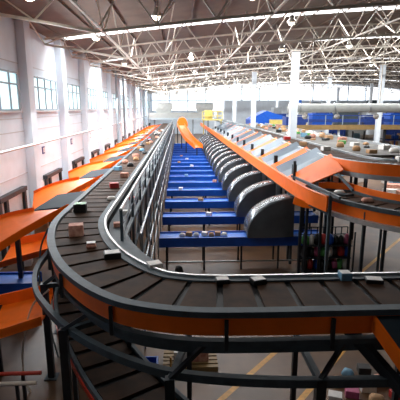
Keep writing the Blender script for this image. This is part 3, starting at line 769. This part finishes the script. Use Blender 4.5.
# right background: mezzanine, duct, machines
t = thing('mezzanine', (28, 50, 0), 'long blue railed mezzanine on ochre beam across the right background', 'mezzanine')
MB().box(12.6, 60, 48.5, 56, 4.25, 4.45).build('deck', 'beam_ochre', t)
MB().box(12.6, 60, 48.35, 48.5, 4.05, 4.6).build('front_beam', 'beam_ochre', t)
MB().box(12.6, 60, 48.4, 48.46, 4.9, 5.25).box(12.6, 60, 48.4, 48.46, 5.6, 5.7).build('blue_panel', 'navy_paint', t)
for k in range(24): MB().bar((12.7+2*k, 48.4, 4.6), (12.7+2*k, 48.4, 5.7), .08).build('railing_post', 'mullion', t)
for k in range(9): MB().bar((13+5.5*k, 48.9, 0), (13+5.5*k, 48.9, 4.25), .22).build('post', 'column_paint' if k % 2 else 'dark_steel', t)
for k in range(12):
    x = 14+3.2*k
    t = thing('blue_machine', (x, 52, 4.45), 'blue sorting machine standing on the mezzanine, %s from the left end' % ORD[k].replace(' nearest', '').replace('nearest', 'first'), 'machine', 'machines on the mezzanine')
    h = 1.0+.4*(k % 3)
    MB().box(x-1.2, x+1.2, 51, 53, 4.45, 4.45+h).build('cabinet', ['navy_paint', 'blue_paint', 'frame_steel'][k % 3], t)
    MB().box(x-.8, x+.9, 51.2, 52.8, 4.45+h, 4.7+h).build('hood', ['light_steel', 'navy_paint', 'white_wrap'][k % 3], t)
# shelving below the mezzanine
for k in range(9):
    x = 15.4+5.5*k*.75
    t = thing('storage_rack', (x, 54, 0), 'dark storage rack in the shade below the mezzanine, %s from the left' % ORD[k].replace(' nearest', '').replace('nearest', 'first'), 'rack', 'racks below the mezzanine')
    for dx in (-1.5, 0, 1.5): MB().bar((x+dx, 53.6, 0), (x+dx, 53.6, 3.6), .14).build('upright', 'blue_paint' if k % 2 else 'dark_steel', t)
    for z in (.3, 1.4, 2.5): MB().box(x-1.6, x+1.6, 53.5, 54.6, z, z+.1).build('shelf', 'dark_steel', t)
    for j, z in enumerate((.4, 1.5, 2.6)):
        for l, dx in enumerate((-.9, .1, 1.0)):
            mt = random.choice(['carton', 'white_wrap', 'blue_wrap', 'black_wrap', 'blue_paint'])
            parcel(x+dx, 54.0, z, (.8, .7, random.uniform(.4, .8)), mt, '%s box on the %s shelf of the %s rack below the mezzanine' % (PNAME[mt], ['bottom', 'middle', 'top'][j], ORD[k].replace(' nearest', '').replace('nearest', 'first')), 'boxes in the racks under the mezzanine', rz=0)
t = thing('air_duct', (22, 36, 6.2), 'long pale grey overhead duct crossing the right background', 'duct')
MB().tube([(9.2, 36, 6.5), (60, 36, 6.5)], .75, 16).build('duct_tube', 'duct_grey', t, smooth=True)
for k in range(17): MB().tube([(10+3*k, 36, 6.5), (10.12+3*k, 36, 6.5)], .84, 16).build('flange', 'light_steel', t)
for k in range(5): MB().bar((11+6*k, 36, 6.85), (11+6*k, 36, roof(11+6*k)-.05), .06).build('hanger', 'truss_steel', t)
for k, x in enumerate((10.6, 13.4, 16.8)):
    t = thing('pendant_lamp', (x, 36, 5.8), 'white globe lamp hanging under the grey duct, %s from the left' % ['first', 'second', 'third'][k], 'lamp', 'globe lamps under the duct')
    MB().loft([[(x+.24*math.sin(f)*math.cos(a*math.pi/8), 36+.24*math.sin(f)*math.sin(a*math.pi/8), 5.8+.24*math.cos(f)) for a in range(16)] for f in (.1, .6, 1.1, 1.6, 2.1, 2.6, 3.0)]).build('globe', 'lamp_shell', t, smooth=True)
    MB().bar((x, 36, 6.0), (x, 36, 6.15), .05).build('stem', 'truss_steel', t)
t = thing('blue_tent', (13, 66, 0), 'blue tarpaulin covered machine behind the second roof column', 'machine')
MB().loft([[(x, y, z) for x, z in ((10.5, 0), (17.5, 0), (17.5, 4.6), (15.6, 5.3), (13, 6.1), (10.5, 4.8))] for y in (64, 68)]).build('tarpaulin', 'blue_paint', t)
MB().box(13.4, 15.6, 63.2, 63.9, 3.2, 4.8).build('yellow_box', 'yellow_machine', t)
MB().box(13.6, 15.4, 63.3, 63.8, 0, 3.2).build('plinth', 'dark_steel', t)
for k in range(10):
    x = 20+4*k
    t = thing('distant_machine', (x, 87, 0), 'tall %s machine near the far wall, %s from the columns' % (['blue', 'grey', 'white'][k % 3], ORD[k].replace(' nearest', '').replace('nearest', 'first')), 'machine', 'distant machines')
    MB().box(x-1.7, x+1.6, 85, 89, 0, 5.4+(k*7 % 4)*.5).build('cabinet', ['navy_paint', 'duct_grey', 'wall_panel'][k % 3], t)
    MB().box(x-1.2, x+.4, 85.5, 88, 5.4+(k*7 % 4)*.5, 6.6+(k*7 % 4)*.5).build('top_unit', ['light_steel', 'blue_belt', 'frame_steel'][k % 3], t)
# stacks on the floor at right, seen between the posts
for k in range(16):
    x = random.uniform(13.2, 24); y = random.uniform(26, 44)
    mt = random.choice(['carton', 'white_wrap', 'pink_carton', 'blue_wrap'])
    parcel(x, y, 0, (1.0, .9, random.uniform(.4, 1.0)), mt, '%s bale on the open floor right of the platform, %s in depth' % (PNAME[mt], ORD[k]), 'bales on the right floor')

# ------------------------------------------------------------------ world, camera
W = bpy.data.worlds.new('World'); S.world = W; W.use_nodes = True
W.node_tree.nodes['Background'].inputs[0].default_value = (.9, .95, 1, 1); W.node_tree.nodes['Background'].inputs[1].default_value = 1.0
# daylight entering by the side windows
for y in (24.2, 42, 60, 78):
    L = bpy.data.lights.new('window_light', 'AREA'); L.shape = 'RECTANGLE'; L.size = 12; L.size_y = 1.4; L.energy = 1100; L.color = (.95, .97, 1)
    o = bpy.data.objects.new('window_light', L); COL.objects.link(o); o.location = (XL+.7, y, 7.2)
    o.rotation_euler = (math.radians(90), 0, math.radians(-90)); o.rotation_euler = Vector((1, 0, -.35)).to_track_quat('-Z', 'Y').to_euler()
L = bpy.data.lights.new('fill_light', 'AREA'); L.shape = 'RECTANGLE'; L.size = 6; L.size_y = 1; L.energy = 150  # unseen fill lamp added under the near roof to brighten the left wall
o = bpy.data.objects.new('fill_light', L); COL.objects.link(o); o.location = (-3.5, 7, roof(-3.5)-.2)
cam = bpy.data.cameras.new('camera'); co = bpy.data.objects.new('camera', cam); COL.objects.link(co)
cam.sensor_width = 36; cam.sensor_fit = 'HORIZONTAL'; cam.lens = 36*420/400; cam.clip_end = 400
P = math.atan(92/420); YW = math.atan(20/420*math.cos(P))
co.location = (0, 0, 6.5); co.rotation_euler = (math.pi/2-P, 0, -YW)
S.camera = co
